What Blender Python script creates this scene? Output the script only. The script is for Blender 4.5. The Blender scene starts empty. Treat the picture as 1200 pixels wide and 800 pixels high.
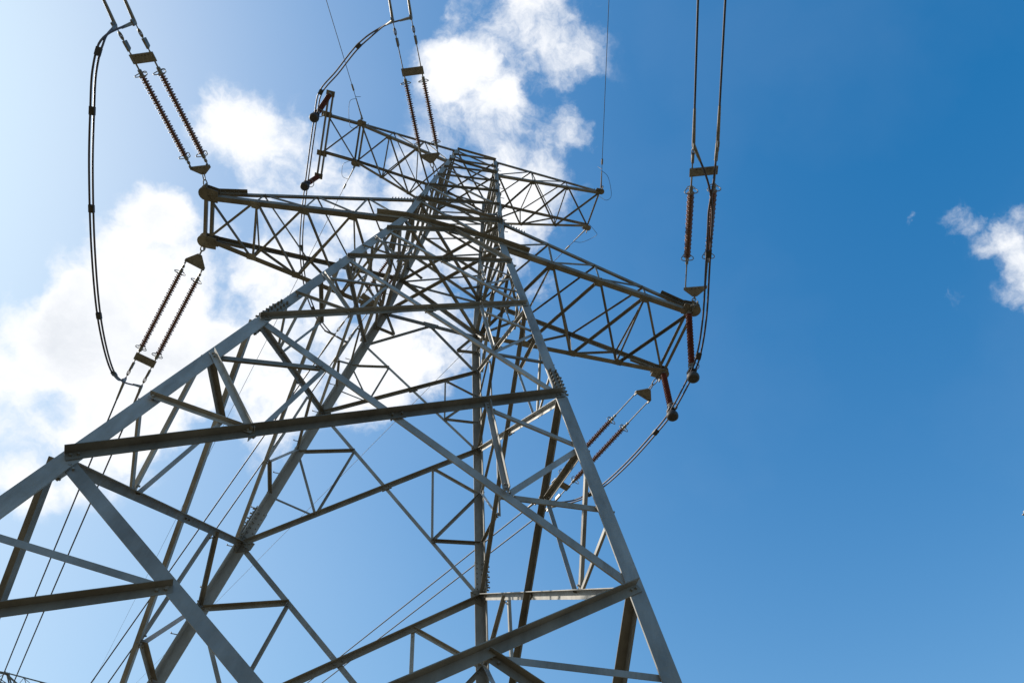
import bpy, math, random
from mathutils import Vector, Matrix, noise
random.seed(7)
C = bpy.context.scene.collection
SC = bpy.context.scene
# measured layout of the place, metres, z up, origin on the ground under the pylon's centre
D = {"NL": {"P": [-5.758, -0.61, 17.08], "h": [-0.3907, -0.9205, 0.0], "st": [[-5.938, -1.036, 17.238], [-5.995, -1.168, 17.207], [-6.107, -1.433, 17.146], [-6.883, -3.261, 16.724], [-6.993, -3.521, 16.664], [-7.111, -3.797, 16.6], [-7.263, -4.156, 16.518]], "b1": -0.0835, "b2": 0.0}, "FL": {"P": [-5.758, 0.61, 17.08], "h": [-0.2924, 0.9563, 0.0], "st": [[-5.903, 1.087, 17.063], [-5.97, 1.305, 16.972], [-6.058, 1.592, 16.853], [-6.679, 3.623, 16.005], [-6.738, 3.818, 15.923], [-6.824, 4.099, 15.806], [-6.926, 4.432, 15.667]], "b1": -0.0455, "b2": 0.001305}, "NR": {"P": [6.146, -0.993, 17.08], "h": [-0.3827, -0.9239, 0.0], "st": [[5.888, -1.614, 16.671], [5.801, -1.825, 16.611], [5.443, -2.69, 16.367], [4.727, -4.419, 15.877], [4.577, -4.779, 15.775], [4.442, -5.107, 15.683], [4.341, -5.35, 15.614]], "b1": -0.1151, "b2": 0.0}, "FR": {"P": [6.146, 0.993, 17.08], "h": [-0.342, 0.9397, 0.0], "st": [[5.959, 1.506, 16.862], [5.885, 1.709, 16.834], [5.528, 2.69, 16.699], [4.767, 4.782, 16.411], [4.662, 5.07, 16.372], [4.508, 5.493, 16.313], [4.36, 5.899, 16.258]], "b1": 0.1125, "b2": 0.0}, "NM": {"P": [-0.994, -0.961, 21.04], "h": [-0.3907, -0.9205, 0.0], "st": [[-1.139, -1.304, 20.969], [-1.217, -1.486, 20.969], [-1.341, -1.779, 20.968], [-2.012, -3.358, 20.964], [-2.101, -3.568, 20.964], [-2.405, -4.286, 20.962], [-2.6, -4.745, 20.961]], "b1": 0.2374, "b2": 0.0}, "FM": {"P": [-0.994, 0.961, 21.04], "h": [-0.3987, 0.9171, 0.0], "st": [[-1.444, 1.996, 21.418], [-1.501, 2.128, 21.364], [-1.592, 2.337, 21.278], [-2.021, 3.322, 20.872], [-2.123, 3.559, 20.774], [-2.547, 4.533, 20.372], [-2.698, 4.879, 20.229]], "b1": -0.5694, "b2": 0.001667}, "GNL": {"P": [-3.747, -0.659, 24.117], "h": [-0.3907, -0.9205, 0], "b1": -0.1649}, "GNR": {"P": [4.179, -0.646, 24.117], "h": [-0.309, -0.9511, 0], "b1": -0.3255}, "GFL": {"P": [-3.747, 0.659, 24.117], "h": [-0.2924, 0.9563, 0], "b1": 0.2779}, "GFR": {"P": [4.179, 0.646, 24.117], "h": [-0.342, 0.9397, 0], "b1": 0.2235}, "beam": [[-4.794, -1.356, 24.117], [-4.845, 1.423, 24.117]], "wt": [[-4.809, -1.092, 22.497], [-4.897, 1.209, 22.677], [6.055, -0.483, 15.1], [6.122, 0.842, 15.28]], "JL": [[-7.263, -4.156, 16.518], [-7.258, -4.041, 15.71], [-7.24, -3.582, 15.294], [-7.211, -2.829, 15.065], [-7.167, -1.7, 14.81], [-7.103, -0.075, 14.59], [-7.037, 1.611, 14.524], [-6.979, 3.07, 14.716], [-6.948, 3.86, 15.065], [-6.926, 4.432, 15.667]], "JR": [[4.341, -5.35, 15.614], [4.76, -4.643, 15.596], [5.067, -3.887, 15.544], [5.462, -2.817, 15.436], [5.794, -1.876, 15.312], [6.002, -1.072, 15.19], [6.055, -0.483, 15.1], [6.122, 0.842, 15.28], [6.032, 1.796, 15.412], [5.824, 3.027, 15.565], [5.524, 4.161, 15.705], [5.143, 4.981, 15.862], [4.738, 5.514, 16.056], [4.36, 5.899, 16.258]], "JM": [[-2.6, -4.745, 20.961], [-3.11, -4.328, 21.327], [-3.724, -3.587, 21.738], [-4.27, -2.63, 22.095], [-4.706, -1.879, 22.343], [-4.809, -1.092, 22.497], [-4.897, 1.209, 22.677], [-4.782, 1.974, 22.199], [-4.577, 2.858, 21.639], [-4.216, 3.703, 21.085], [-3.75, 4.335, 20.653], [-3.173, 4.775, 20.33], [-2.698, 4.879, 20.229]], "cam": {"loc": [0.2494, -9.1306, 1.5992], "R": [[0.963243, -0.262178, 0.058537], [0.249116, 0.790254, -0.559857], [0.100523, 0.55386, 0.826519]], "lens": 25.4313}, "lev": {"m1": 6.4571, "q": 10.262, "q1": 13.5799, "q2": 15.8504, "t": 18.5402, "u": 22.5764, "T": 23.8936, "s": 17.0796, "m2": 1.2396}, "k": 0.16136, "w": [1.2, 1.0837, 0.6349], "rho": 1.0999, "arm": [5.7578, 0.6104, 6.1456, 0.9934, 24.1174, 3.7471, 0.6589, 4.8488, 0.6551, 4.1794, 0.6455]}
# ------------------------------------------------------------------ camera
R = D['cam']['R']
cam = bpy.data.cameras.new('camera'); co = bpy.data.objects.new('camera', cam); C.objects.link(co)
cam.sensor_width = 36; cam.lens = D['cam']['lens']; cam.clip_start = .05; cam.clip_end = 6000
M = Matrix(((R[0][0], -R[1][0], -R[2][0]), (R[0][1], -R[1][1], -R[2][1]), (R[0][2], -R[1][2], -R[2][2])))
co.matrix_world = Matrix.Translation(D['cam']['loc']) @ M.to_4x4()
SC.camera = co
SC.render.resolution_x = 1024; SC.render.resolution_y = 682
# ------------------------------------------------------------------ light
SUN = Vector((-0.77, 0.31, 0.57)).normalized()
EL = math.asin(SUN.z); AZ = math.atan2(SUN.x, SUN.y)
sl = bpy.data.lights.new('sun', 'SUN'); so = bpy.data.objects.new('sun', sl); C.objects.link(so)
sl.energy = 4.5; sl.angle = math.radians(.53); sl.color = (1, .95, .87)
so.rotation_euler = (-SUN).to_track_quat('-Z', 'Y').to_euler()
SC.view_settings.view_transform = 'Standard'; SC.view_settings.look = 'None'
SC.view_settings.gamma = 1; SC.view_settings.use_curve_mapping = False
SC.view_settings.exposure = EXPO = 0.45

# a direction in the sky, as azimuth/elevation of a cloud bank's middle
w = bpy.data.worlds.new('World'); SC.world = w; w.use_nodes = True
nt = w.node_tree; N = nt.nodes; L = nt.links; N.clear()
def nd(t, **k):
    n = N.new(t)
    for a, b in k.items(): setattr(n, a, b)
    return n
def mth(op, a, b=None, c=None, clamp=False):
    n = nd('ShaderNodeMath', operation=op); n.use_clamp = clamp
    for i, v in enumerate((a, b, c)):
        if v is None: continue
        if isinstance(v, (int, float)): n.inputs[i].default_value = v
        else: L.new(v, n.inputs[i])
    return n.outputs[0]
sky = nd('ShaderNodeTexSky', sky_type='NISHITA'); sky.sun_disc = False
sky.sun_elevation = EL; sky.sun_rotation = AZ
sky.altitude = 300; sky.air_density = 1.0; sky.dust_density = 1.7; sky.ozone_density = 2.2
tc = nd('ShaderNodeTexCoord'); DIR = tc.outputs['Generated']
# warp the directions so that the cloud edges billow
n1 = nd('ShaderNodeTexNoise'); n1.inputs['Scale'].default_value = 5.5; n1.inputs['Detail'].default_value = 6; n1.inputs['Roughness'].default_value = .62
L.new(DIR, n1.inputs['Vector'])
sub = nd('ShaderNodeVectorMath', operation='SUBTRACT'); L.new(n1.outputs['Color'], sub.inputs[0]); sub.inputs[1].default_value = (.5, .5, .5)
scl = nd('ShaderNodeVectorMath', operation='SCALE'); L.new(sub.outputs[0], scl.inputs[0]); scl.inputs['Scale'].default_value = .11
add = nd('ShaderNodeVectorMath', operation='ADD'); L.new(DIR, add.inputs[0]); L.new(scl.outputs[0], add.inputs[1])
WD = add.outputs[0]
def banks(lst, gain=1.0):
    tot = None
    for d, rad, amt in lst:
        ds = nd('ShaderNodeVectorMath', operation='DISTANCE'); L.new(WD, ds.inputs[0]); ds.inputs[1].default_value = d
        q = nd('ShaderNodeMapRange', interpolation_type='SMOOTHSTEP'); L.new(ds.outputs['Value'], q.inputs['Value'])
        q.inputs['From Min'].default_value = rad*1.25; q.inputs['From Max'].default_value = rad*.25
        q.inputs['To Min'].default_value = 0; q.inputs['To Max'].default_value = abs(amt)
        if tot is None: tot = q.outputs[0]
        else: tot = mth('MAXIMUM', tot, q.outputs[0])
    return tot
BK = [((-0.436, 0.6585, 0.6134), 0.1096, 0.8), ((-0.395, 0.6107, 0.6863), 0.1122, 1.0), ((-0.3465, 0.5525, 0.7581), 0.1028, 1.05), ((-0.3624, 0.4881, 0.794), 0.0555, 1.0), ((-0.363, 0.6592, 0.6586), 0.1131, 1.0), ((-0.2932, 0.6125, 0.7341), 0.1268, 0.95), ((-0.1982, 0.6343, 0.7472), 0.1325, 0.8), ((-0.0712, 0.62, 0.7814), 0.1152, 0.85), ((-0.0243, 0.583, 0.8121), 0.0993, 0.8), ((-0.4266, 0.7057, 0.5657), 0.0619, 0.65), ((-0.2206, 0.5247, 0.8222), 0.1109, 0.65), ((-0.5123, 0.6318, 0.5817), 0.1265, 0.9), ((-0.1844, 0.5782, 0.7948), 0.1009, 0.7), ((-0.461, 0.6052, 0.6491), 0.0632, 0.7), ((-0.2869, 0.3907, 0.8747), 0.0787, 0.95), ((-0.2278, 0.4112, 0.8826), 0.087, 0.85), ((-0.3044, 0.3738, 0.8761), 0.0513, 0.8), ((-0.1663, 0.4466, 0.8791), 0.0898, 0.65), ((-0.0971, 0.4959, 0.8629), 0.098, 0.6), ((-0.3024, 0.5135, 0.803), 0.0739, 0.6), ((-0.2375, 0.4578, 0.8567), 0.0763, 0.7), ((0.0058, 0.2184, 0.9758), 0.1289, 0.55), ((0.0318, 0.3276, 0.9443), 0.1244, 0.58), ((-0.0436, 0.2575, 0.9653), 0.0671, 0.85), ((0.0122, 0.3007, 0.9536), 0.078, 0.72), ((0.0471, 0.2225, 0.9738), 0.0773, 0.6), ((0.0065, 0.1626, 0.9867), 0.0743, 0.6), ((0.0436, 0.3676, 0.929), 0.0974, 0.7), ((0.0888, 0.3007, 0.9496), 0.0614, 0.55), ((0.0111, 0.217, 0.9761), 0.0532, 0.45), ((-0.0476, 0.3801, 0.9237), 0.0682, 0.5), ((0.1136, 0.4774, 0.8713), 0.0528, 0.4), ((-0.0699, 0.2081, 0.9756), 0.0522, 0.5), ((0.0108, 0.4194, 0.9077), 0.1102, 0.75), ((-0.0806, 0.43, 0.8992), 0.0801, 0.55), ((0.0785, 0.1775, 0.981), 0.0417, 0.3), ((0.5982, 0.2077, 0.7739), 0.0518, 0.58), ((0.5523, 0.2177, 0.8047), 0.0417, 0.52), ((0.6386, 0.2201, 0.7374), 0.0744, 0.75), ((0.5781, 0.2345, 0.7816), 0.0358, 0.5), ((0.4848, 0.2453, 0.8395), 0.0126, 0.42), ((0.564, 0.2955, 0.7711), 0.0243, 0.4)]
HOLES = [((-0.4085, 0.6621, 0.6283), 0.0278, 0.4), ((-0.263, 0.5711, 0.7776), 0.0407, 0.5), ((-0.1847, 0.5592, 0.8082), 0.0312, 0.35), ((0.1212, 0.2375, 0.9638), 0.0324, 0.3), ((-0.1414, 0.3693, 0.9185), 0.033, 0.3), ((-0.4588, 0.5671, 0.6841), 0.0273, 0.3)]
bank = banks(BK); hole = banks(HOLES)
n2 = nd('ShaderNodeTexNoise'); n2.inputs['Scale'].default_value = 7.5; n2.inputs['Detail'].default_value = 14; n2.inputs['Roughness'].default_value = .62
L.new(WD, n2.inputs['Vector'])
n3 = nd('ShaderNodeTexNoise'); n3.inputs['Scale'].default_value = 3.2; n3.inputs['Detail'].default_value = 4
L.new(WD, n3.inputs['Vector'])
dens = mth('SUBTRACT', bank, mth('MULTIPLY', hole, .8))
dens = mth('ADD', dens, mth('MULTIPLY', mth('SUBTRACT', n2.outputs['Fac'], .5), 2.5))
den = nd('ShaderNodeMapRange', interpolation_type='SMOOTHSTEP'); L.new(dens, den.inputs['Value'])
den.inputs['From Min'].default_value = .2; den.inputs['From Max'].default_value = .86
den.inputs['To Max'].default_value = .97
gate = nd('ShaderNodeMapRange', interpolation_type='SMOOTHSTEP'); L.new(mth('MAXIMUM', bank, 0), gate.inputs['Value'])
gate.inputs['From Min'].default_value = .0; gate.inputs['From Max'].default_value = .3
cover = mth('MULTIPLY', den.outputs[0], gate.outputs[0])
# thick cores turn pearl grey, thin ones stay white
core = nd('ShaderNodeMapRange', interpolation_type='SMOOTHSTEP')
L.new(mth('ADD', mth('MULTIPLY', dens, .5), mth('MULTIPLY', n3.outputs['Fac'], 1.0)), core.inputs['Value'])
core.inputs['From Min'].default_value = .98; core.inputs['From Max'].default_value = 1.45
cc = nd('ShaderNodeMix', data_type='RGBA'); L.new(core.outputs[0], cc.inputs['Factor'])
CL = 5.25
cc.inputs['A'].default_value = (CL*.97, CL*.98, CL*1.0, 1); cc.inputs['B'].default_value = (CL*.76, CL*.79, CL*.84, 1)
# clear, dry air: deepen the blue away from the sun and soften the aureole
sr = nd('ShaderNodeSeparateColor'); L.new(sky.outputs[0], sr.inputs[0]); cb = nd('ShaderNodeCombineColor')
for i, (g, o) in enumerate(((1.2, -.145), (1.25, -.105), (1.25, -.06))):
    x = mth('MULTIPLY_ADD', sr.outputs[i], .23*g, o); x = mth('MAXIMUM', x, .012)
    c_ = (.74, .96, 1.14)[i]; den_ = mth('POWER', mth('ADD', mth('POWER', mth('DIVIDE', x, c_), 2.4), 1.), 1/2.4)
    L.new(mth('DIVIDE', mth('DIVIDE', x, den_), .205), cb.inputs[i])
mx = nd('ShaderNodeMix', data_type='RGBA'); L.new(cover, mx.inputs['Factor']); L.new(cb.outputs[0], mx.inputs['A']); L.new(cc.outputs['Result'], mx.inputs['B'])
veil = nd('ShaderNodeTexNoise'); veil.inputs['Scale'].default_value = 2.6; veil.inputs['Detail'].default_value = 5; L.new(WD, veil.inputs['Vector'])
vm = nd('ShaderNodeMapRange'); L.new(veil.outputs['Fac'], vm.inputs['Value']); vm.inputs['From Min'].default_value = .45; vm.inputs['From Max'].default_value = .8; vm.inputs['To Max'].default_value = .07
mv = nd('ShaderNodeMix', data_type='RGBA'); L.new(vm.outputs[0], mv.inputs['Factor']); L.new(cb.outputs[0], mv.inputs['A']); mv.inputs['B'].default_value = (3.0, 3.6, 4.6, 1); L.new(mv.outputs['Result'], mx.inputs['A'])
bg = nd('ShaderNodeBackground'); bg.inputs['Strength'].default_value = .15; L.new(mx.outputs['Result'], bg.inputs['Color'])
wo = nd('ShaderNodeOutputWorld'); L.new(bg.outputs[0], wo.inputs['Surface'])
# ------------------------------------------------------------------ materials
def mat(name, c1, c2, rough=.5, metal=0., scale=6., bump=0., spec=.5, streak=False):
    m = bpy.data.materials.new(name); m.use_nodes = True; t = m.node_tree; b = t.nodes['Principled BSDF']
    tc = t.nodes.new('ShaderNodeTexCoord'); mp = t.nodes.new('ShaderNodeMapping'); t.links.new(tc.outputs['Object'], mp.inputs['Vector'])
    if streak: mp.inputs['Scale'].default_value = (1, 1, .25)
    n = t.nodes.new('ShaderNodeTexNoise'); n.inputs['Scale'].default_value = scale; n.inputs['Detail'].default_value = 8; n.inputs['Roughness'].default_value = .65
    t.links.new(mp.outputs[0], n.inputs['Vector'])
    r = t.nodes.new('ShaderNodeValToRGB'); r.color_ramp.elements[0].color = (*c1, 1); r.color_ramp.elements[1].color = (*c2, 1)
    r.color_ramp.elements[0].position = .32; r.color_ramp.elements[1].position = .68
    t.links.new(n.outputs['Fac'], r.inputs['Fac']); t.links.new(r.outputs['Color'], b.inputs['Base Color'])
    if streak:
        n4 = t.nodes.new('ShaderNodeTexNoise'); n4.inputs['Scale'].default_value = 1.3; n4.inputs['Detail'].default_value = 10; n4.inputs['Roughness'].default_value = .75
        t.links.new(mp.outputs[0], n4.inputs['Vector'])
        r4 = t.nodes.new('ShaderNodeMapRange'); r4.inputs['From Min'].default_value = .56; r4.inputs['From Max'].default_value = .72; r4.inputs['To Max'].default_value = .7
        t.links.new(n4.outputs['Fac'], r4.inputs['Value'])
        x4 = t.nodes.new('ShaderNodeMix'); x4.data_type = 'RGBA'; t.links.new(r4.outputs[0], x4.inputs['Factor']); t.links.new(r.outputs['Color'], x4.inputs['A'])
        x4.inputs['B'].default_value = (.12, .085, .055, 1)
        oi = t.nodes.new('ShaderNodeObjectInfo'); hv = t.nodes.new('ShaderNodeHueSaturation'); rv = t.nodes.new('ShaderNodeMapRange')   # every bar left the zinc bath a little different
        rv.inputs['To Min'].default_value = .72; rv.inputs['To Max'].default_value = 1.18; t.links.new(oi.outputs['Random'], rv.inputs['Value']); t.links.new(rv.outputs[0], hv.inputs['Value'])
        t.links.new(x4.outputs['Result'], hv.inputs['Color']); t.links.new(hv.outputs[0], b.inputs['Base Color'])
        n5 = t.nodes.new('ShaderNodeTexNoise'); n5.inputs['Scale'].default_value = 14; t.links.new(tc.outputs['Object'], n5.inputs['Vector'])
        r5 = t.nodes.new('ShaderNodeMapRange'); r5.inputs['To Min'].default_value = rough-.2; r5.inputs['To Max'].default_value = rough+.2
        t.links.new(n5.outputs['Fac'], r5.inputs['Value']); t.links.new(r5.outputs[0], b.inputs['Roughness'])
    b.inputs['Roughness'].default_value = rough; b.inputs['Metallic'].default_value = metal
    b.inputs['Specular IOR Level'].default_value = spec
    if bump:
        n2 = t.nodes.new('ShaderNodeTexNoise'); n2.inputs['Scale'].default_value = scale*9; t.links.new(tc.outputs['Object'], n2.inputs['Vector'])
        bp = t.nodes.new('ShaderNodeBump'); bp.inputs['Strength'].default_value = bump; bp.inputs['Distance'].default_value = .01
        t.links.new(n2.outputs['Fac'], bp.inputs['Height']); t.links.new(bp.outputs[0], b.inputs['Normal'])
    return m
STEEL = mat('galvanised_steel', (.20, .184, .158), (.38, .36, .325), .55, .25, 2.2, .12, .4, True)
STEEL2 = mat('shaded_steel', (.13, .113, .088), (.25, .225, .185), .6, .2, 2.5, .12, .35, True)  # same steel toned darker and browner: underside shade put into the colour
BOLT = mat('bolt_steel', (.10, .085, .07), (.24, .21, .18), .5, .5, 20)
DARK = mat('dark_cast_iron', (.022, .02, .018), (.06, .052, .045), .6, .2, 18)
IRON = mat('cast_fitting', (.13, .115, .095), (.25, .23, .20), .5, .4, 14)
BROWN = mat('brown_glaze', (.12, .052, .030), (.21, .095, .055), .5, 0, 12)
RED = mat('red_silicone', (.075, .014, .010), (.13, .024, .016), .45, 0, 8)
CABLE = mat('aluminium_cable', (.035, .035, .04), (.07, .07, .075), .5, .5, 30)
CABLE2 = mat('aged_cable', (.05, .04, .045), (.09, .075, .08), .5, .4, 30)
CONC = mat('concrete', (.28, .27, .25), (.42, .41, .38), .9, 0, 5, .5)
GRASS = mat('dry_grass_ground', (.075, .062, .028), (.165, .13, .065), .95, 0, .35, .6)
# ------------------------------------------------------------------ mesh helpers
class MB:
    def __init__(s): s.v = []; s.f = []; s.sm = []
    def add(s, vs, fs, smooth=False):
        o = len(s.v); s.v += [tuple(x) for x in vs]; s.f += [tuple(i+o for i in f) for f in fs]; s.sm += [smooth]*len(fs)
    def empty(s): return not s.v
def build(name, mb, m, parent=None):
    me = bpy.data.meshes.new(name); me.from_pydata(mb.v, [], mb.f); me.materials.append(m)
    me.polygons.foreach_set('use_smooth', mb.sm); me.update()
    o = bpy.data.objects.new(name, me); C.objects.link(o)
    if parent is not None: 
        o.parent = parent; o.matrix_parent_inverse = Matrix.Translation(-root_loc(parent))
    return o
def root_loc(o):
    v = Vector((0, 0, 0))
    while o is not None:
        v += o.location + (o.matrix_parent_inverse.to_translation() if o.parent else Vector((0,0,0))); o = o.parent
    return v
def thing(name, loc, label, cat, group=None):
    o = bpy.data.objects.new(name, None); C.objects.link(o); o.location = loc; o.empty_display_size = .2
    o['label'] = label; o['category'] = cat
    if group: o['group'] = group
    return o
def frame(d, hint=(0, 0, 1)):
    d = Vector(d).normalized(); h = Vector(hint)
    if abs(d.dot(h.normalized())) > .98: h = Vector((1, 0, 0)) if abs(d.x) < .9 else Vector((0, 1, 0))
    a = (h - d*h.dot(d)).normalized(); return d, a, d.cross(a)
def angle(mb, P, Q, size, th, n, out=1, edge=1, off=0.):
    """rolled steel angle from P to Q: one leg lies in the face with normal n, the other stands out (out=1) or in"""
    P = Vector(P); Q = Vector(Q); n = Vector(n); d = (Q-P).normalized(); n = (n - d*n.dot(d)).normalized(); b = n.cross(d)
    if b.z < 0: b = -b
    if abs(b.z) < .05 and b.dot(Vector((.3, .2, 1))) < 0: b = -b
    b = b*edge
    h = size/2; o = n*off; N_ = n*out
    prof = [(-h, 0), (h, 0), (h, size), (h-th, size), (h-th, th), (-h, th)]
    vs = []
    for X in (P, Q):
        for (u, v) in prof: vs.append(X + o + b*u + N_*v)
    k = 6; fs = [(i, (i+1) % k, (i+1) % k + k, i+k) for i in range(k)]
    fs += [(0, 5, 4, 1), (1, 4, 3, 2), (6, 7, 10, 11), (7, 8, 9, 10)]
    mb.add(vs, fs)
def leg_angle(mb, P, Q, size, th, a, b):
    """corner angle: corner on the line P-Q, flanges running along a and b"""
    a = Vector(a); b = Vector(b); vs = []
    prof = [(0, 0), (size, 0), (size, th), (th, th), (th, size), (0, size)]
    for X in (Vector(P), Vector(Q)):
        for u, v in prof: vs.append(X + a*u + b*v)
    k = 6; fs = [(i, (i+1) % k, (i+1) % k + k, i+k) for i in range(k)]
    fs += [(0, 3, 2, 1), (0, 5, 4, 3), (6, 7, 8, 9), (6, 9, 10, 11)]
    mb.add(vs, fs)
def box(mb, c, ax, hx, hy, hz):
    """ax: three axes; half sizes"""
    c = Vector(c); X, Y, Z = (Vector(a) for a in ax)
    vs = [c + X*(hx*i) + Y*(hy*j) + Z*(hz*k) for i in (-1, 1) for j in (-1, 1) for k in (-1, 1)]
    mb.add(vs, [(0, 1, 3, 2), (4, 6, 7, 5), (0, 4, 5, 1), (2, 3, 7, 6), (0, 2, 6, 4), (1, 5, 7, 3)])
def bar(mb, P, Q, wx, wy, hint=(0, 0, 1)):
    P = Vector(P); Q = Vector(Q); d, a, b = frame(Q-P, hint)
    box(mb, (P+Q)/2, (d, a, b), (Q-P).length/2, wx/2, wy/2)
def tube(mb, pts, r, n=8, cap=True):
    pts = [Vector(p) for p in pts]; rr = r if isinstance(r, (list, tuple)) else [r]*len(pts)
    d, a, b = frame(pts[1]-pts[0]); vs = []
    for i, p in enumerate(pts):
        t = (pts[min(i+1, len(pts)-1)] - pts[max(i-1, 0)]).normalized()
        a = (a - t*a.dot(t)).normalized(); b = t.cross(a)
        for k in range(n):
            an = 2*math.pi*k/n; vs.append(p + (a*math.cos(an) + b*math.sin(an))*rr[i])
    m = len(pts); fs = [(i*n+k, i*n+(k+1) % n, (i+1)*n+(k+1) % n, (i+1)*n+k) for i in range(m-1) for k in range(n)]
    mb.add(vs, fs, True)
    if cap: mb.add(vs[:n], [tuple(reversed(range(n)))]); mb.add(vs[-n:], [tuple(range(n))])
def plate(mb, pts, nrm, th):
    pts = [Vector(p) for p in pts]; nrm = Vector(nrm).normalized()*th/2; k = len(pts)
    vs = [p - nrm for p in pts] + [p + nrm for p in pts]
    mb.add(vs, [tuple(reversed(range(k))), tuple(range(k, 2*k))] + [(i, (i+1) % k, (i+1) % k + k, i+k) for i in range(k)])
def bolt(mb, p, n, r=.016, l=.03):
    p = Vector(p); n = Vector(n).normalized(); d, a, b = frame(n)
    vs = [p + (a*math.cos(k*math.pi/3) + b*math.sin(k*math.pi/3))*r for k in range(6)]
    vs += [v + n*l for v in vs]
    mb.add(vs, [tuple(reversed(range(6))), tuple(range(6, 12))] + [(i, (i+1) % 6, (i+1) % 6 + 6, i+6) for i in range(6)])
def ring(mb, c, ax, rad, r, n=20, tri=0.):
    d, a, b = frame(ax); c = Vector(c)
    pts = []
    for k in range(n+1):
        an = 2*math.pi*k/n; q = rad*(1 + tri*math.cos(3*an)); pts.append(c + (a*math.cos(an) + b*math.sin(an))*q)
    tube(mb, pts, r, 6, False)
def spline(P, per=8):
    P = [Vector(p) for p in P]; P = [P[0]*2 - P[1]] + P + [P[-1]*2 - P[-2]]; out = []
    for i in range(1, len(P)-2):
        a, b, c, d = P[i-1:i+3]
        for k in range(per):
            t = k/per
            out.append(.5*((2*b) + (c-a)*t + (2*a-5*b+4*c-d)*t*t + (-a+3*b-3*c+d)*t*t*t))
    out.append(P[-2]); return out
# ------------------------------------------------------------------ ground
def ground():
    mb = MB(); n = 60; R_ = 3000.
    def h(x, y):
        r = math.hypot(x, y); k = min(1, max(0, (r-14)/60))
        return k*2.2*noise.noise((x*.012, y*.012, 3.)) + .05*noise.noise((x*.3, y*.3, 0))*min(1, max(0, r-6)/4)
    xs = [math.copysign(abs(i/n)**2.4*R_, i) for i in range(-n, n+1)]
    vs = [(x, y, h(x, y)) for x in xs for y in xs]; m = 2*n+1
    mb.add(vs, [(i*m+j, (i+1)*m+j, (i+1)*m+j+1, i*m+j+1) for i in range(m-1) for j in range(m-1)], True)
    o = build('ground', mb, GRASS); o['kind'] = 'structure'; return o
ground()
# ------------------------------------------------------------------ the pylon
LV = D['lev']; K_ = D['k']; W0, WT, WTOP = D['w']; RHO = D['rho']; ARM = D['arm']
SXY = {'A': (-1, -1), 'B': (1, -1), 'C': (-1, 1), 'D': (1, 1)}
def half(z):
    s, t, T = LV['s'], LV['t'], LV['T']
    if z <= s: return W0 + K_*(s-z)
    if z <= t: return W0 + (WT-W0)*(z-s)/(t-s)
    return WT + (WTOP-WT)*(z-t)/(T-t)
def lp(l, z, grow=0.):
    w_ = half(z); sx, sy = SXY[l]; return Vector((sx*(w_+grow), sy*(w_*RHO+grow), z))
FACES = [('A', 'B', Vector((0, -1, .1))), ('C', 'D', Vector((0, 1, .1))), ('A', 'C', Vector((-1, 0, .1))), ('B', 'D', Vector((1, 0, .1)))]
FACES = [(a, b, n.normalized()) for a, b, n in FACES]
def mix(P, Q, t): return P + (Q-P)*t
def camdist(p): return (Vector(p) - Vector(D['cam']['loc'])).length

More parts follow.
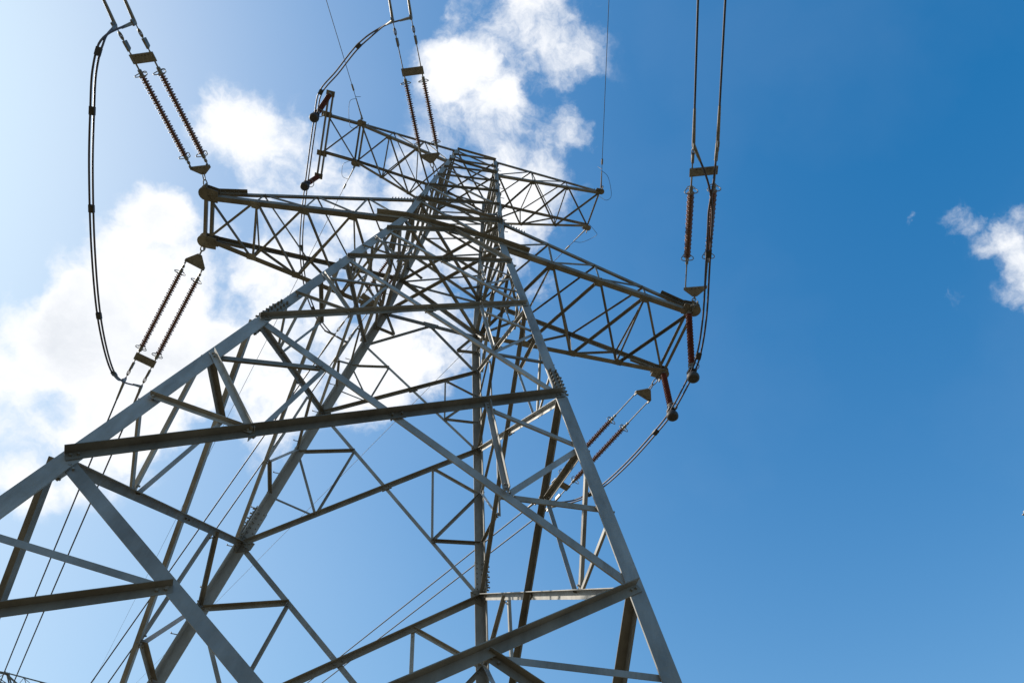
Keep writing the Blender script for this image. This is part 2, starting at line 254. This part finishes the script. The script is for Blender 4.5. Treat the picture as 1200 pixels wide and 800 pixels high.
class Pylon:
    """collects parts; merge=True puts everything in one mesh (far pylons)"""
    def __init__(s, root=None, merge=False):
        s.root = root; s.merge = merge; s.mb = MB(); s.sec = []
    def part(s, name, mb, m, parent=None):
        if s.merge: s.mb.add(mb.v, mb.f); return None
        return build(name, mb, m, parent or s.root)
def make_pylon(py):
    full = not py.merge
    # four corner legs, each with splice plates, long bolts and step bolts
    zs = [-.2, LV['m2'], LV['m1'], LV['q'], LV['q1'], LV['q2'], LV['s'], LV['t'], LV['u'], LV['T']+.06]
    for l in 'ABCD':
        sx, sy = SXY[l]; a = Vector((-sx, 0, 0)); b = Vector((0, -sy, 0)); mb = MB()
        for z0, z1 in zip(zs, zs[1:]):
            sz = .20 if z1 <= LV['q']+.01 else (.18 if z1 <= LV['s'] else (.15 if z1 <= LV['t'] else .125))
            leg_angle(mb, lp(l, z0, sz*.36), lp(l, z1, sz*.36), sz, .02, a, b)
        lg = py.part('leg', mb, STEEL)
        if not full: continue
        for zc, ln, nb in ((LV['q']+.42, .62, 6), (LV['t']+.1, .45, 4), (3.4, .85, 8)):
            mb = MB(); bb = MB(); z0, z1 = zc-ln/2, zc+ln/2; sz = .215 if zc < 14 else .15
            for (u, nrm) in ((a, Vector((0, sy, 0))), (b, Vector((sx, 0, 0)))):
                A0, A1 = lp(l, z0, sz*.36) + nrm*.007, lp(l, z1, sz*.36) + nrm*.007
                plate(mb, [A0+u*.02, A0+u*(sz-.02), A1+u*(sz-.02), A1+u*.02], nrm, .012)
                for k in range(nb):
                    for q in (.3, .72):
                        p = mix(A0, A1, (k+.5)/nb) + u*sz*q + nrm*.005
                        bolt(bb, p, nrm, .017, .055); bolt(bb, p - nrm*.03, -nrm, .012, .03)
            mb.add(bb.v, bb.f); py.part('splice_plate', mb, STEEL2, lg)
        if l in 'BC':
            z = 2.6 if l == 'C' else LV['s']+.3; k = 0
            while z < LV['T']-.3:
                p = lp(l, z, .075 if z < LV['s'] else .05); n_ = Vector((0, sy, 0)) if k % 2 else Vector((sx, 0, 0)); u = a if k % 2 else b
                p = p + u*.1; mb = MB(); tube(mb, [p - n_*.02, p + n_*.13], .009, 6); tube(mb, [p + n_*.13, p + n_*.13 + Vector((0, 0, .025))], .009, 6)
                z += .42; k += 1; py.part('step_bolt', mb, BOLT, lg)
        mb = MB(); f = lp(l, 0, .05); box(mb, f + Vector((0, 0, .05)), ((1, 0, 0), (0, 1, 0), (0, 0, 1)), .45, .45, .35)
        py.part('footing', mb, CONC)
    def brace(P, Q, sz, n, out, off, name='secondary_brace', bolts=True, m=None, edge=1):
        mb = MB(); d = (Q-P).normalized(); angle(mb, P, Q, sz, max(.006, sz*.09), n, out, edge, off)
        if full and bolts:
            for E_, s_ in ((P, 1), (Q, -1)):
                for k in range(3 if sz > .12 else (2 if sz > .07 else 1)):
                    p = E_ + d*s_*(.05 + k*.07)
                    bolt(mb, p + n*(off + (.0 if out > 0 else .0)) - n*out*.001, -n*out, .014, .028)
                    bolt(mb, p + n*off + n*out*sz*.09, n*out, .014, .022)
        if name == 'secondary_brace' and full: py.sec.append((mb, sz*(Q-P).length/max(2, camdist((P+Q)/2))**2, m or STEEL)); return
        py.part(name, mb, m or STEEL)
    FO = .215*.36
    panels = [('m2', 'm1', .105, .085, .135), ('m1', 'q', .11, .085, .115), ('q', 'q1', .085, .06, .09), ('q1', 'q2', .07, .045, .075)]
    for za, zb, s1, s2, s3 in panels:
        a_, b_ = LV[za], LV[zb]
        for fa, fb, n in FACES:
            P, Pu, Q, Qu = (lp(fa, a_), lp(fa, b_), lp(fb, a_), lp(fb, b_)); f0 = FO*.95; g_ = 1. if fa+fb == 'AB' else .25
            if fa+fb == 'AB':
                brace(P, Qu, s1, n, 1, f0+.004, 'diagonal_brace', m=STEEL2)
                brace(Pu, Q, s3, n, -1, f0-.024, 'diagonal_brace')
            else:
                brace(P, Qu, s1, n, -1, f0-.024, 'diagonal_brace', m=STEEL if fa+fb == 'BD' else STEEL2)  # BD bars take the paler steel: sunlight put into the colour
                if fa+fb == 'BD': brace(Pu, Q, s3*.85, n, -1, f0-.045, 'diagonal_brace', m=STEEL2)
                else: brace(Pu, Q, s3*.85, n, 1, f0+.004, 'diagonal_brace', m=STEEL2 if za == 'm2' else STEEL)
            if za == 'm2':
                for p0, p1, q0, q1 in ((P, Pu, Q, Qu), (Q, Qu, P, Pu)):
                    up, lo = mix(p1, q0, .236), mix(p0, q1, .28)
                    brace(mix(p0, p1, .57), up, .085, n, 1, f0-.03, m=STEEL2); brace(mix(p0, p1, .80), up, .07, n, -1, f0-.045*g_)
                    brace(mix(p0, p1, .57), lo, .08, n, 1, f0+.01); brace(mix(p0, p1, .3), lo, .07, n, 1, f0+.01)
                continue
            n1, n2, up, lo = mix(P, Pu, 1/3), mix(P, Pu, 2/3), mix(Pu, Q, .226), mix(P, Qu, .275)
            brace(n2, up, s2, n, -1, f0-.05*g_, m=STEEL2); brace(n2, lo, s2*.85, n, 1, f0+.014*g_)
            brace(n1, lo, s2*.7, n, 1, f0+.028*g_); brace(up, lo, s2*.8, n, -1, f0-.05*g_)
            n1, n2, up, lo = mix(Q, Qu, 1/3), mix(Q, Qu, 2/3), mix(Qu, P, .222), mix(Q, Pu, .28)
            brace(n1, lo, s2, n, -1, f0-.05*g_, m=STEEL2); brace(n2, lo, s2, n, -1, f0-.05*g_*1.2); brace(lo, up, s2*.85, n, 1, f0+.028*g_)
            brace(n2, up, s2*.85, n, -1, f0-.045*g_)
            if full:   # packing plate where the diagonals cross
                w0 = (Q-P).length; w1 = (Qu-Pu).length; X = mix(P, Qu, w0/(w0+w1)); t = (Qu-P).normalized(); b2 = n.cross(t)
                mb = MB(); plate(mb, [X+t*.11+b2*.05+n*(f0-.002), X+t*.11-b2*.05+n*(f0-.002), X-t*.11-b2*.05+n*(f0-.002), X-t*.11+b2*.05+n*(f0-.002)], n, .01)
                for k in (-.07, .07): bolt(mb, X+t*k+n*(f0+.02), n, .015, .03); bolt(mb, X+t*k-n*(-f0+.03), -n, .015, .03)
                py.part('packing_plate', mb, STEEL2)
    # gusset plates where the diagonals meet the legs
    if full:
        for z_ in (LV['m1'], LV['q'], LV['q1']):
            for fa, fb, n in FACES[1:]:
                for a_, b_ in ((fa, fb), (fb, fa)):
                    p = lp(a_, z_); t = (lp(b_, z_)-p).normalized(); v = (lp(a_, z_+1)-p).normalized(); o = n*(FO*.95-.034); q = .21 if z_ < 12 else .16
                    g = MB(); plate(g, [p+o-v*q*.8, p+o-v*q*.35+t*q, p+o+v*q*.35+t*q*1.05, p+o+v*q*.8], n, .01)
                    for i in range(3):
                        for s_ in (-1, 1): bolt(g, p+o+t*q*(.35+.25*i)+v*s_*q*(.12+.1*i)-n*.004, -n, .015, .028)
                    py.part('gusset_plate', g, STEEL2)
    # K bracing under the lower cross-arms
    a_, b_ = LV['q2'], LV['s']
    for fa, fb, n in FACES:
        P, Pu, Q, Qu = (lp(fa, a_), lp(fa, b_), lp(fb, a_), lp(fb, b_)); M_ = (Pu+Qu)/2
        brace(P, M_ - Vector((0, 0, .05)), .085, n, 1, .07, 'diagonal_brace', m=STEEL2); brace(Q, M_ - Vector((0, 0, .05)), .085, n, 1, .07, 'diagonal_brace')
        brace(mix(P, Pu, .5), mix(P, M_, .42), .055, n, -1, .03); brace(mix(Q, Qu, .5), mix(Q, M_, .42), .055, n, -1, .03)
        brace(Pu, mix(P, M_, .42), .055, n, -1, .02); brace(Qu, mix(Q, M_, .42), .055, n, -1, .02)
        brace(Pu, Qu, .11 if fa+fb in ('AB', 'CD') else .08, n, 1, .075, 'girt', m=STEEL2)
        t = (Qu-Pu).normalized(); mb = MB(); c = M_ + n*.062
        plate(mb, [c+t*.2+Vector((0,0,.07)), c-t*.2+Vector((0,0,.07)), c-t*.12-Vector((0,0,.16)), c+t*.12-Vector((0,0,.16))], n, .012)
        for k in range(4): bolt(mb, c+t*(-.12+.08*k)-Vector((0,0,.05)), n, .015, .03)
        py.part('gusset_plate', mb, STEEL2)
    # upper body: plain X panels
    t_, u_ = LV['t'], LV['u']
    lv = [LV['s'], t_] + [t_ + (u_-t_)*k for k in (.31, .58, .8)] + [u_, (u_+LV['T'])/2, LV['T']]
    for i, (a_, b_) in enumerate(zip(lv, lv[1:])):
        for fa, fb, n in FACES:
            P, Pu, Q, Qu = (lp(fa, a_), lp(fa, b_), lp(fb, a_), lp(fb, b_)); s_ = .085 if i == 0 else (.062 if i < 3 else .05)
            brace(P, Qu, s_, n, 1, .055, 'diagonal_brace', m=STEEL2); brace(Pu, Q, s_, n, -1, .035, 'diagonal_brace')
            if abs(b_-t_) < .01 or abs(b_-u_) < .01 or abs(b_-LV['T']) < .01:
                brace(Pu, Qu, .075 if abs(b_-t_) < .01 else .06, n, 1, .07, 'girt', m=STEEL2)
            if i == 1: brace(mix(P, Pu, .5), mix(P, Qu, .25), .05, n, -1, .02); brace(mix(Q, Qu, .5), mix(Q, Pu, .25), .05, n, -1, .02)
    for z in (LV['s'], LV['t'], LV['u'], LV['T']):       # plan bracing inside the body
        s_ = .07 if z < 20 else .045
        brace(lp('A', z), lp('D', z), s_, Vector((0, 0, 1)), 1, .02, 'plan_brace', m=STEEL2)
        brace(lp('B', z), lp('C', z), s_, Vector((0, 0, 1)), -1, -.01, 'plan_brace', m=STEEL2)
    for z in (LV['q1'], ):
        M4 = [(lp(a, z)+lp(b, z))/2 for a, b in (('A', 'B'), ('B', 'D'), ('D', 'C'), ('C', 'A'))]
    # ------------------------------------------------ cross-arms
    def arm(sgn, tips, zlo, zhi, npan, c_lo, c_hi, sbr, ext=None, zt=None, fracs=None):
        """tips = (X, e); near root legs A/B, far root legs C/D. ext = extended end (X, e)"""
        near, far = ('A', 'C') if sgn < 0 else ('B', 'D')
        X, e = tips; Tn = Vector((sgn*X, -e, zt)); Tf = Vector((sgn*X, e, zt))
        dz = Vector((0, 0, .09 if c_lo > .12 else .05))
        flat = abs(zt-zlo) < .5   # lower arm: bottom chord level, top chord falls to the tip
        lo = {}; hi = {}
        for k, (lg, T_) in {'n': (near, Tn), 'f': (far, Tf)}.items():
            lo[k] = (lp(lg, zlo, .03), T_ - (dz*0 if flat else dz)); hi[k] = (lp(lg, zhi, .03), T_ + (dz if flat else dz*0))
        mb = MB(); up = Vector((0, 0, 1))
        for k, s_ in (('n', -1), ('f', 1)):
            n = Vector((0, s_, 0))
            angle(mb, lo[k][0], lo[k][1], c_lo, .014, n, -1, -1); angle(mb, hi[k][0], hi[k][1], c_hi, .012, n, -1, 1)
            if ext:
                E_ = Vector((sgn*ext[0], s_*ext[1], zt))
                angle(mb, lo[k][1], E_-Vector((0, 0, .05)), c_lo*.9, .01, n, -1, -1); angle(mb, hi[k][1], E_, c_hi*.9, .01, n, -1, 1)
        am = py.part('cross_arm', mb, STEEL2)
        def ab(P, Q, s_, n, out=1, off=0., m=STEEL2):
            b = MB(); angle(b, P, Q, s_, max(.005, s_*.1), n, out, 1, off); 
            if full: 
                d = (Q-P).normalized()
                for E_, q in ((P, 1), (Q, -1)): bolt(b, E_+d*q*.04+Vector(n)*off, -Vector(n)*out, .012, .025)
            py.part('lattice_brace', b, m, am)
        fr = fracs or [i/npan for i in range(npan+1)]
        L_ = lambda k, t: mix(lo[k][0], lo[k][1], t); H_ = lambda k, t: mix(hi[k][0], hi[k][1], t)
        m_ = len(fr)-1
        for i in range(m_):
            a, b = fr[i], fr[i+1]
            # bottom plane: crossed braces, a strut near the tip
            ab(L_('n', a), L_('f', b), sbr, up, 1, .01); ab(L_('f', a), L_('n', b), sbr*1.15, up, -1, -.012)
            # side faces: zigzag
            for k, s_ in (('n', -1), ('f', 1)):
                n = Vector((0, s_, 0))
                if i < m_-1: ab(L_(k, b), H_(k, b), sbr*.75, n, -1, -.02)
                if i < m_-1: ab(H_(k, b), L_(k, a), sbr*.85, n, -1, .006)
            # top plane
            if i < m_-1:
                ab(H_('n', b), H_('f', a), sbr*.7, up, -1, -.01)
                ab(H_('f', b), H_('n', a) if i % 2 else L_('n', b), sbr*.7, up, -1, -.02)
        ab(L_('n', fr[-2]), L_('f', fr[-2]), sbr*.8, up, 1, .02)
        # tip: gusset plates and the double strut
        for k, s_ in (('n', -1), ('f', 1)):
            T_ = lo[k][1]; g = MB(); r = .17 if c_lo > .12 else .10
            for zz in (-.045, .10) if c_lo > .12 else (-.04,):
                pts = []
                for q in range(9):
                    an = math.pi*(q/8) - math.pi/2
                    pts.append(T_ + Vector((sgn*(r*.95*math.cos(an)+.04), r*math.sin(an)*1.0 + s_*.03, zz)))
                pts += [T_ + Vector((-sgn*r*1.5, r*.9+s_*.02, zz)), T_ + Vector((-sgn*r*1.5, -r*.9+s_*.02, zz))]
                plate(g, pts, up, .014)
            if full:
                for q in range(5): bolt(g, T_ + Vector((-sgn*(.02+.05*q), s_*.02+(.05 if q % 2 else -.05), -.052)), (0, 0, -1), .014, .028)
            # attachment lug towards the line
            box(g, T_ + Vector((sgn*.03, s_*(r+.05), -.02)), ((1, 0, 0), (0, 1, 0), (0, 0, 1)), .012, .07, .05)
            py.part('tip_plate', g, STEEL2, am)
        s2 = .075 if c_lo > .12 else .055
        for dx in (-.10, .05) if c_lo > .12 else ((-.07, .05) if ext else (0,)):
            b = MB(); o = Vector((sgn*dx, 0, .02)); angle(b, Tn + o, Tf + o, s2, .008, up, 1 if dx > 0 else 1, 1); py.part('end_strut', b, STEEL2, am)
        # chord node gussets
        for i in range(1, m_):
            for k, s_ in (('n', -1), ('f', 1)):
                g = MB(); p = L_(k, fr[i]); q = .12 if c_lo > .12 else .075
                plate(g, [p+Vector((q, 0, -.008-c_lo/2)), p+Vector((-q, 0, -.008-c_lo/2)), p+Vector((-q*.7, -s_*q*1.5, -.008-c_lo/2)), p+Vector((q*.7, -s_*q*1.5, -.008-c_lo/2))], up, .01)
                if full:
                    for w_ in (-.5, .5): bolt(g, p+Vector((q*w_, -s_*q*.7, -.012-c_lo/2)), (0, 0, -1), .013, .025)
                py.part('gusset_plate', g, STEEL2, am)
        # heavy splice angles at the root of the bottom chord and bolts on the top chord
        if c_lo > .12:
            for k, s_ in (('n', -1), ('f', 1)):
                g = MB(); P_ = lo[k][0]; d = (lo[k][1]-lo[k][0]).normalized(); n = Vector((0, s_, 0))
                angle(g, P_ - d*.1, P_ + d*.62, c_lo*1.0, .014, n, 1, 1, .02)
                P2 = hi[k][0]; d2 = (hi[k][1]-hi[k][0]).normalized()
                for q in range(8):
                    b8 = MB(); bolt(b8, P2 + d2*(.1+.075*q) + Vector((0, 0, c_hi/2)), (0, 0, 1), .014, .06); py.part('splice_bolt', b8, BOLT, am)
                py.part('splice_angle', g, STEEL2, am); g = MB()
                T_ = hi[k][1]
                angle(g, T_ - d2*.05, T_ - d2*.85, c_hi*.95, .012, n, 1, 1, .014)
                for q in range(5): bolt(g, T_ - d2*(.25+.1*q) + n*.02, n, .014, .04)
                py.part('splice_angle', g, STEEL2, am)
        if ext:
            En = Vector((sgn*ext[0], -ext[1], zt-.03)); Ef = Vector((sgn*ext[0], ext[1], zt-.03))
            ab(Tn, Ef, sbr, up, 1, .0); ab(Tf, En, sbr, up, -1, -.015)
            for P_ in (En, Ef):
                g = MB(); box(g, P_ + Vector((0, 0, -.06)), ((1, 0, 0), (0, 1, 0), (0, 0, 1)), .16, .09, .008); py.part('end_plate', g, STEEL2, am)
            b0, b1 = (Vector(v) for v in D['beam'])
            for dx in (-.06, .07):
                g = MB(); o = Vector((dx, 0, -.10)); bar(g, b0+o, b1+o, .10, .045); py.part('jumper_beam', g, STEEL2, am)
            for P_ in (b0, b1):
                g = MB(); box(g, P_ + Vector((0, 0, -.17)), ((1, 0, 0), (0, 1, 0), (0, 0, 1)), .13, .09, .012)
                bolt(g, P_ + Vector((0, 0, -.18)), (0, 0, -1), .03, .05); py.part('beam_plate', g, STEEL2, am)
        return am
    arm(-1, (ARM[0], ARM[1]), LV['s'], LV['t'], 4, .125, .095, .058, zt=LV['s'])
    arm(1, (ARM[2], ARM[3]), LV['s'], LV['t'], 4, .125, .095, .058, zt=LV['s'])
    arm(-1, (ARM[5], ARM[6]), LV['u'], LV['T'], 3, .08, .072, .046, ext=(ARM[7], ARM[8]), zt=ARM[4])
    arm(1, (ARM[9], ARM[10]), LV['u'], LV['T'], 3, .08, .072, .046, zt=ARM[4])
    # lightest members: the hundred that show largest stay separate
    py.sec.sort(key=lambda q: -q[1])
    for mb, _, m in py.sec[:100]: build('secondary_brace', mb, m, py.root)
    rest = MB()
    for mb, _, m in py.sec[100:]: rest.add(mb.v, mb.f)
    if not rest.empty():
        o = build('secondary_brace_lattice', rest, STEEL, py.root); o['kind'] = 'stuff'
pylon = thing('lattice_pylon', (0, 0, 0), 'tall grey galvanised steel lattice pylon with four cross-arms, filling the middle of the view', 'pylon')
make_pylon(Pylon(pylon))
def far_pylon(anchor, ray, label):
    py = Pylon(merge=True); make_pylon(py)
    off = (Vector(D['cam']['loc']) + Vector(ray).normalized()*((anchor[2]-D['cam']['loc'][2])/Vector(ray).normalized().z)) - Vector(anchor)
    off.z = 0
    me = py.mb; o = build('lattice_pylon', me, STEEL2); o.location = off; o['label'] = label; o['category'] = 'pylon'; o['group'] = 'distant pylons'
far_pylon((-ARM[5], -ARM[6], ARM[4]), (-.3517, .8433, .4064), 'far-off lattice pylon whose small cross-arm peeks in at the bottom left corner')
far_pylon((-ARM[7], -ARM[8], ARM[4]), (0.6897, 0.3984, 0.6046), 'far-off lattice pylon whose arm tip just pokes in at the right edge')

# ------------------------------------------------------------------ insulator strings
def sheds(mb, P, Q, r0, r1, pitch, n=14):
    P = Vector(P); Q = Vector(Q); Ln = (Q-P).length; k = int(Ln/pitch); d = (Q-P)/Ln; pts = []; rr = []
    for i in range(k):
        s = i*pitch; big = r1 if i % 2 == 0 else r1*.86
        for ds, r in ((0, r0), (pitch*.30, r0), (pitch*.52, big*.93), (pitch*.60, big), (pitch*.66, big*.9), (pitch*.72, r0*1.2)):
            pts.append(P + d*(s+ds)); rr.append(r)
    pts.append(Q); rr.append(r0)
    tube(mb, pts, rr, n)
GS = 'twin insulator strings'
def string(key, name, label, bundle=.42, rod=False):
    s = D[key]; P = Vector(s['P']); st = [Vector(q) for q in s['st']]; h = Vector(s['h']); lat = Vector((h.y, -h.x, 0)); 
    root = thing('insulator_string', P, label, 'insulator', GS)
    d = (st[-1]-st[0]).normalized(); up = lat.cross(d)
    if up.z < 0: up = -up
    # chain links / shackle from the arm to the yoke
    mb = MB(); n = max(2, int((st[0]-P).length/.15)); a = P
    for i in range(n):
        p0, p1 = mix(P, st[0], i/n), mix(P, st[0], (i+1.15)/n); c = (p0+p1)/2; dd = (p1-p0).normalized(); l2 = (p1-p0).length/2
        _, x, y = frame(dd, lat if i % 2 else up); pts = []
        for q in range(13):
            an = 2*math.pi*q/12; pts.append(c + dd*math.cos(an)*l2 + x*math.sin(an)*.045)
        tube(mb, pts, .014, 6, False)
    build('shackle_chain', mb, IRON, root)
    hb = bundle/2
    mb = MB(); y0, y1 = st[0], st[1]
    plate(mb, [y0 - lat*.05 - d*.03, y0 + lat*.05 - d*.03, y1 + lat*(hb+.04) - d*.02, y1 + lat*(hb+.04) + d*.05, y1 - lat*(hb+.04) + d*.05, y1 - lat*(hb+.04) - d*.02], up, .022)
    for q in (-1, 0, 1): bolt(mb, y1 + lat*q*.08 - up*.012, -up, .013, .02)
    build('yoke_plate', mb, IRON, root)
    mbp = MB(); c = st[4]
    for sg in (-1, 1):
        o = lat*hb*sg
        i0, i1 = st[2]+o, st[3]+o
        mb = MB(); tube(mb, [y1+o, i0], .016, 8); tube(mb, [i0-d*.16, i0-d*.10], .035, 8); bar(mb, y1+o+d*.0-up*.03, y1+o+d*.1-up*.03, .05, .03, up)
        build('link_rod', mb, IRON, root)
        mb = MB(); sheds(mb, i0+d*.05, i1-d*.05, .032, .078, .058)
        ins = build('insulator', mb, BROWN, root)
        mb = MB(); tube(mb, [i0-d*.06, i0+d*.08], .042, 10); build('end_cap', mb, IRON, ins); mb = MB(); tube(mb, [i1-d*.08, i1+d*.06], .042, 10); build('end_cap', mb, IRON, ins)
        for cc_, q in ((i0+d*.04, 1), (i1-d*.04, -1)):
            mb = MB(); ring(mb, cc_, d, .125, .011, 18, .18)
            for k in range(3):
                an = 2*math.pi*k/3 + math.pi/3; _, x, y = frame(d); bar(mb, cc_-d*q*.05, cc_ + (x*math.cos(an)+y*math.sin(an))*.11, .012, .012)
            build('arcing_ring', mb, IRON, ins)
        # beyond the spacer plate: adjusting plate, link and strain clamp
        p4, p5, p6 = st[4]+o, st[5]+o, st[6]+o
        mb = MB(); tube(mb, [i1, p4 + d*.12], .018, 8); tube(mb, [p4+d*.1, p5], .014, 8); plate(mb, [p5-d*.14-up*.02, p5-d*.11+up*.08, p5+d*.06+up*.08, p5+d*.08-up*.03], lat, .05)
        tube(mb, [p5, p6], .012, 8)
        l2 = min(.09, (p6-p5).length*.4); cq = mix(p5, p6, .45)
        pts = [cq + d*math.cos(2*math.pi*q/12)*l2 + lat*math.sin(2*math.pi*q/12)*.03 for q in range(13)]; tube(mb, pts, .011, 6, False)
        build('adjusting_link', mb, IRON, root)
        mb = MB(); dw = (h + Vector((0, 0, s['b1']))).normalized()
        tube(mb, [p6 - d*.05, p6, p6 + dw*.25, p6 + dw*.75], [.024, .036, .034, .026], 10); box(mb, p6 + dw*.02 - up*.05, (d, lat, up), .06, .02, .05)
        build('strain_clamp', mb, IRON, root)
    p = st[4]; plate(mbp, [p - lat*(hb+.05) - d*.1, p + lat*(hb+.05) - d*.1, p + lat*(hb+.05) + d*.1, p - lat*(hb+.05) + d*.1], up, .02)
    for q in range(5): bolt(mbp, p + lat*(q-2)*.07 + d*.05 - up*.01, -up, .013, .02)
    build('spacer_plate', mbp, IRON, root)
    return root
string('NL', '', 'brown twin insulator string rising towards the top left corner from the left lower cross-arm')
string('FL', '', 'brown twin insulator string slanting down in front of white cloud at the left')
string('NR', '', 'brown twin insulator string rising straight up against blue sky above the right cross-arm tip', .46)
string('FR', '', 'brown twin insulator string running down behind the right-hand pylon leg, with long steel rods', .44)
string('NM', '', 'dark red twin insulator string rising from the pylon head between the upper cross-arms', .48)
string('FM', '', 'brown twin insulator string half hidden behind the left legs of the pylon body', .44)
# ------------------------------------------------------------------ conductors
def wire_pts(p, h, b1, b2, ln, n=60):
    p = Vector(p); h = Vector(h); out = []
    for i in range(n+1):
        s = ln*(i/n)**1.5; out.append(p + h*s + Vector((0, 0, b1*s + b2*s*s)))
    return out
GL_ = {'NL': 'at the top left corner', 'FL': 'running to the bottom left corner', 'NR': 'rising above the right cross-arm',
       'FR': 'behind the right leg', 'NM': 'above the pylon head', 'FM': 'behind the left legs'}
for key, hb, ln in (('NL', .21, 40), ('FL', .21, 110), ('NR', .23, 40), ('FR', .22, 110), ('NM', .24, 40), ('FM', .22, 60)):
    s = D[key]; h = Vector(s['h']); lat = Vector((h.y, -h.x, 0))
    for sg in (-1, 1):
        mb = MB(); tube(mb, wire_pts(Vector(s['st'][-1]) + lat*hb*sg, h, s['b1'], s['b2'], ln), .021, 8)
        side = 'right' if (lat*sg).x > 0 else 'left'
        o = build('power_line', mb, CABLE); o['label'] = side + '-hand wire of the twin power line ' + GL_[key]; o['category'] = 'power line'; o['group'] = 'overhead power lines'
for key, lab in (('GNL', 'thin earth wire rising from the left upper cross-arm to the top edge'), ('GNR', 'thin earth wire rising steeply from the right upper cross-arm tip'),
                 ('GFL', 'thin earth wire falling down left from the left upper cross-arm through the clouds'), ('GFR', 'thin earth wire falling down left behind the pylon from the right upper cross-arm')):
    s = D[key]; h = Vector(s['h']); P = Vector(s['P']); sg = 1 if 'F' in key else -1; P = P + Vector((0, sg*.12, 0))
    t = thing('earth_wire', P, lab, 'earth wire', 'earth wires')
    mb = MB(); tube(mb, wire_pts(P, h, s['b1'], 0, 40 if 'N' in key else 120), .0095 if 'N' in key else .011, 6); build('wire', mb, CABLE, t)
    dw = (h + Vector((0, 0, s['b1']))).normalized()
    mb = MB(); tube(mb, [P, P+dw*.25, P+dw*.7], [.03, .022, .016], 8); tube(mb, [P+dw*.95, P+dw*1.15], .03, 8); build('wire_clamp', mb, IRON, t)
    mb = MB(); x = 1 if 'R' in key else -1
    lead = [P+dw*.7, P+dw*.55+Vector((x*.22, 0, -.12)), P+Vector((x*.34, -sg*.02, -.34)), P+Vector((x*.22, -sg*.2, -.42)), P+Vector((0, -sg*.25, -.1))]
    tube(mb, spline(lead, 6), .007, 6); build('bonding_lead', mb, CABLE, t)
    if 'N' in key:
        mb = MB(); q = P+dw*.75; tube(mb, [q, q+Vector((.1*x*-1, 0, .0))+Vector((0, .05, .28))], .008, 6); build('vibration_damper', mb, CABLE, t)
# jumper loops
def jumper(key, a, b, label, sep, nsp):
    P = [Vector(q) for q in D['J'+key]]; pts = spline(P, 8); n = len(pts)
    la = Vector(D[a]['h']); la = Vector((la.y, -la.x, 0))*(.21 if key == 'L' else .23); lb = Vector(D[b]['h']); lb = Vector((-lb.y, lb.x, 0))*-.21
    root = thing('jumper_loop', pts[n//2], label, 'jumper cable', 'jumper loops')
    offs = []
    for i, p in enumerate(pts):
        t = (pts[min(i+1, n-1)]-pts[max(i-1, 0)]).normalized(); v = Vector((p.x, 0, 0)); 
        q = Vector((1, .15, 0)); q = (q - t*q.dot(t)).normalized()*sep
        f = i/(n-1); k0 = max(0, 1-f/.14)**1.4; k1 = max(0, 1-(1-f)/.14)**1.4
        offs.append(q*(1-k0-k1) + la*k0 + lb*k1)
    for sg in (-1, 1):
        mb = MB(); tube(mb, [p+o*sg for p, o in zip(pts, offs)], .021, 8); cb = build('cable', mb, CABLE2, root)
        for e, en in ((0, 1), (n-1, n-2)):
            m2 = MB(); p0 = pts[e]+offs[e]*sg; p1 = pts[en]+offs[en]*sg; dd = (p1-p0).normalized(); tube(m2, [p0, p0+dd*.1, p0+dd*.35], [.04, .036, .026], 8); build('terminal_lug', m2, IRON, cb)
    for k in range(nsp):
        i = int(n*(k+1)/(nsp+1)); t = (pts[i+1]-pts[i-1]).normalized(); mb = MB(); o = offs[i]
        bar(mb, pts[i]-o*1.5-t*.0, pts[i]+o*1.5, .16, .06, t); build('spacer_clamp', mb, DARK, root)
jumper('L', 'NL', 'FL', 'long twin jumper cable hanging in a wide loop left of the lower cross-arm', .035, 5)
jumper('R', 'NR', 'FR', 'twin jumper cable sweeping down around the right lower cross-arm past two round weights', .04, 4)
jumper('M', 'NM', 'FM', 'twin jumper cable arching over the left upper cross-arm end', .04, 5)
# hanging post insulators that hold the jumpers
bm = [Vector(v) + Vector((0, 0, -.2)) for v in D['beam']]; W_ = [Vector(v) for v in D['wt']]
tR = [Vector((ARM[2]-.08, -ARM[3]+.03, LV['s']-.05)), Vector((ARM[2]+.02, ARM[3]-.03, LV['s']-.05))]
SUP = [(bm[0], W_[0], 'red jumper insulator with round weight on the upper end of the left beam'),
       (bm[1], W_[1], 'red jumper insulator with round weight on the lower end of the left beam'),
       (tR[0], W_[2], 'dark red jumper insulator with ball weight at the right cross-arm, the upper of two'),
       (tR[1], W_[3], 'dark red jumper insulator with ball weight at the right cross-arm, the lower of two')]
for P, Q, lab in SUP:
    t = thing('jumper_support', P, lab, 'insulator', 'jumper support insulators'); d = (Q-P).normalized()
    Q2 = Q - d*.22
    mb = MB(); sheds(mb, P+d*.1, Q2, .038, .082, .05, 16); ins = build('insulator', mb, RED, t)
    mb = MB(); tube(mb, [P, P+d*.12], .055, 10); build('end_cap', mb, IRON, ins); mb = MB(); tube(mb, [Q2-d*.04, Q-d*.06], .05, 10); build('end_cap', mb, IRON, ins)
    mb = MB(); ring(mb, Q2 + Vector((.05, 0, 0)), d, .12, .012, 18); build('arcing_ring', mb, IRON, t)
    mb = MB(); c = Q - Vector((0, 0, .14)); pr = [(.16, .0), (.155, .03), (.14, .05), (.09, .055), (.085, .10), (.06, .135), (.02, .155), (-.03, .16), (-.07, .152), (-.10, .125), (-.112, .09), (-.108, .06), (-.1, .05), (-.098, .0)]
    tube(mb, [c+Vector((0, 0, z)) for z, r in pr], [max(.001, r*.9) for z, r in pr], 24); build('weight', mb, DARK, t)
    mb = MB(); box(mb, Q + Vector((0, 0, .05)), ((1, 0, 0), (0, 1, 0), (0, 0, 1)), .09, .09, .03); build('cable_clamp', mb, DARK, t)
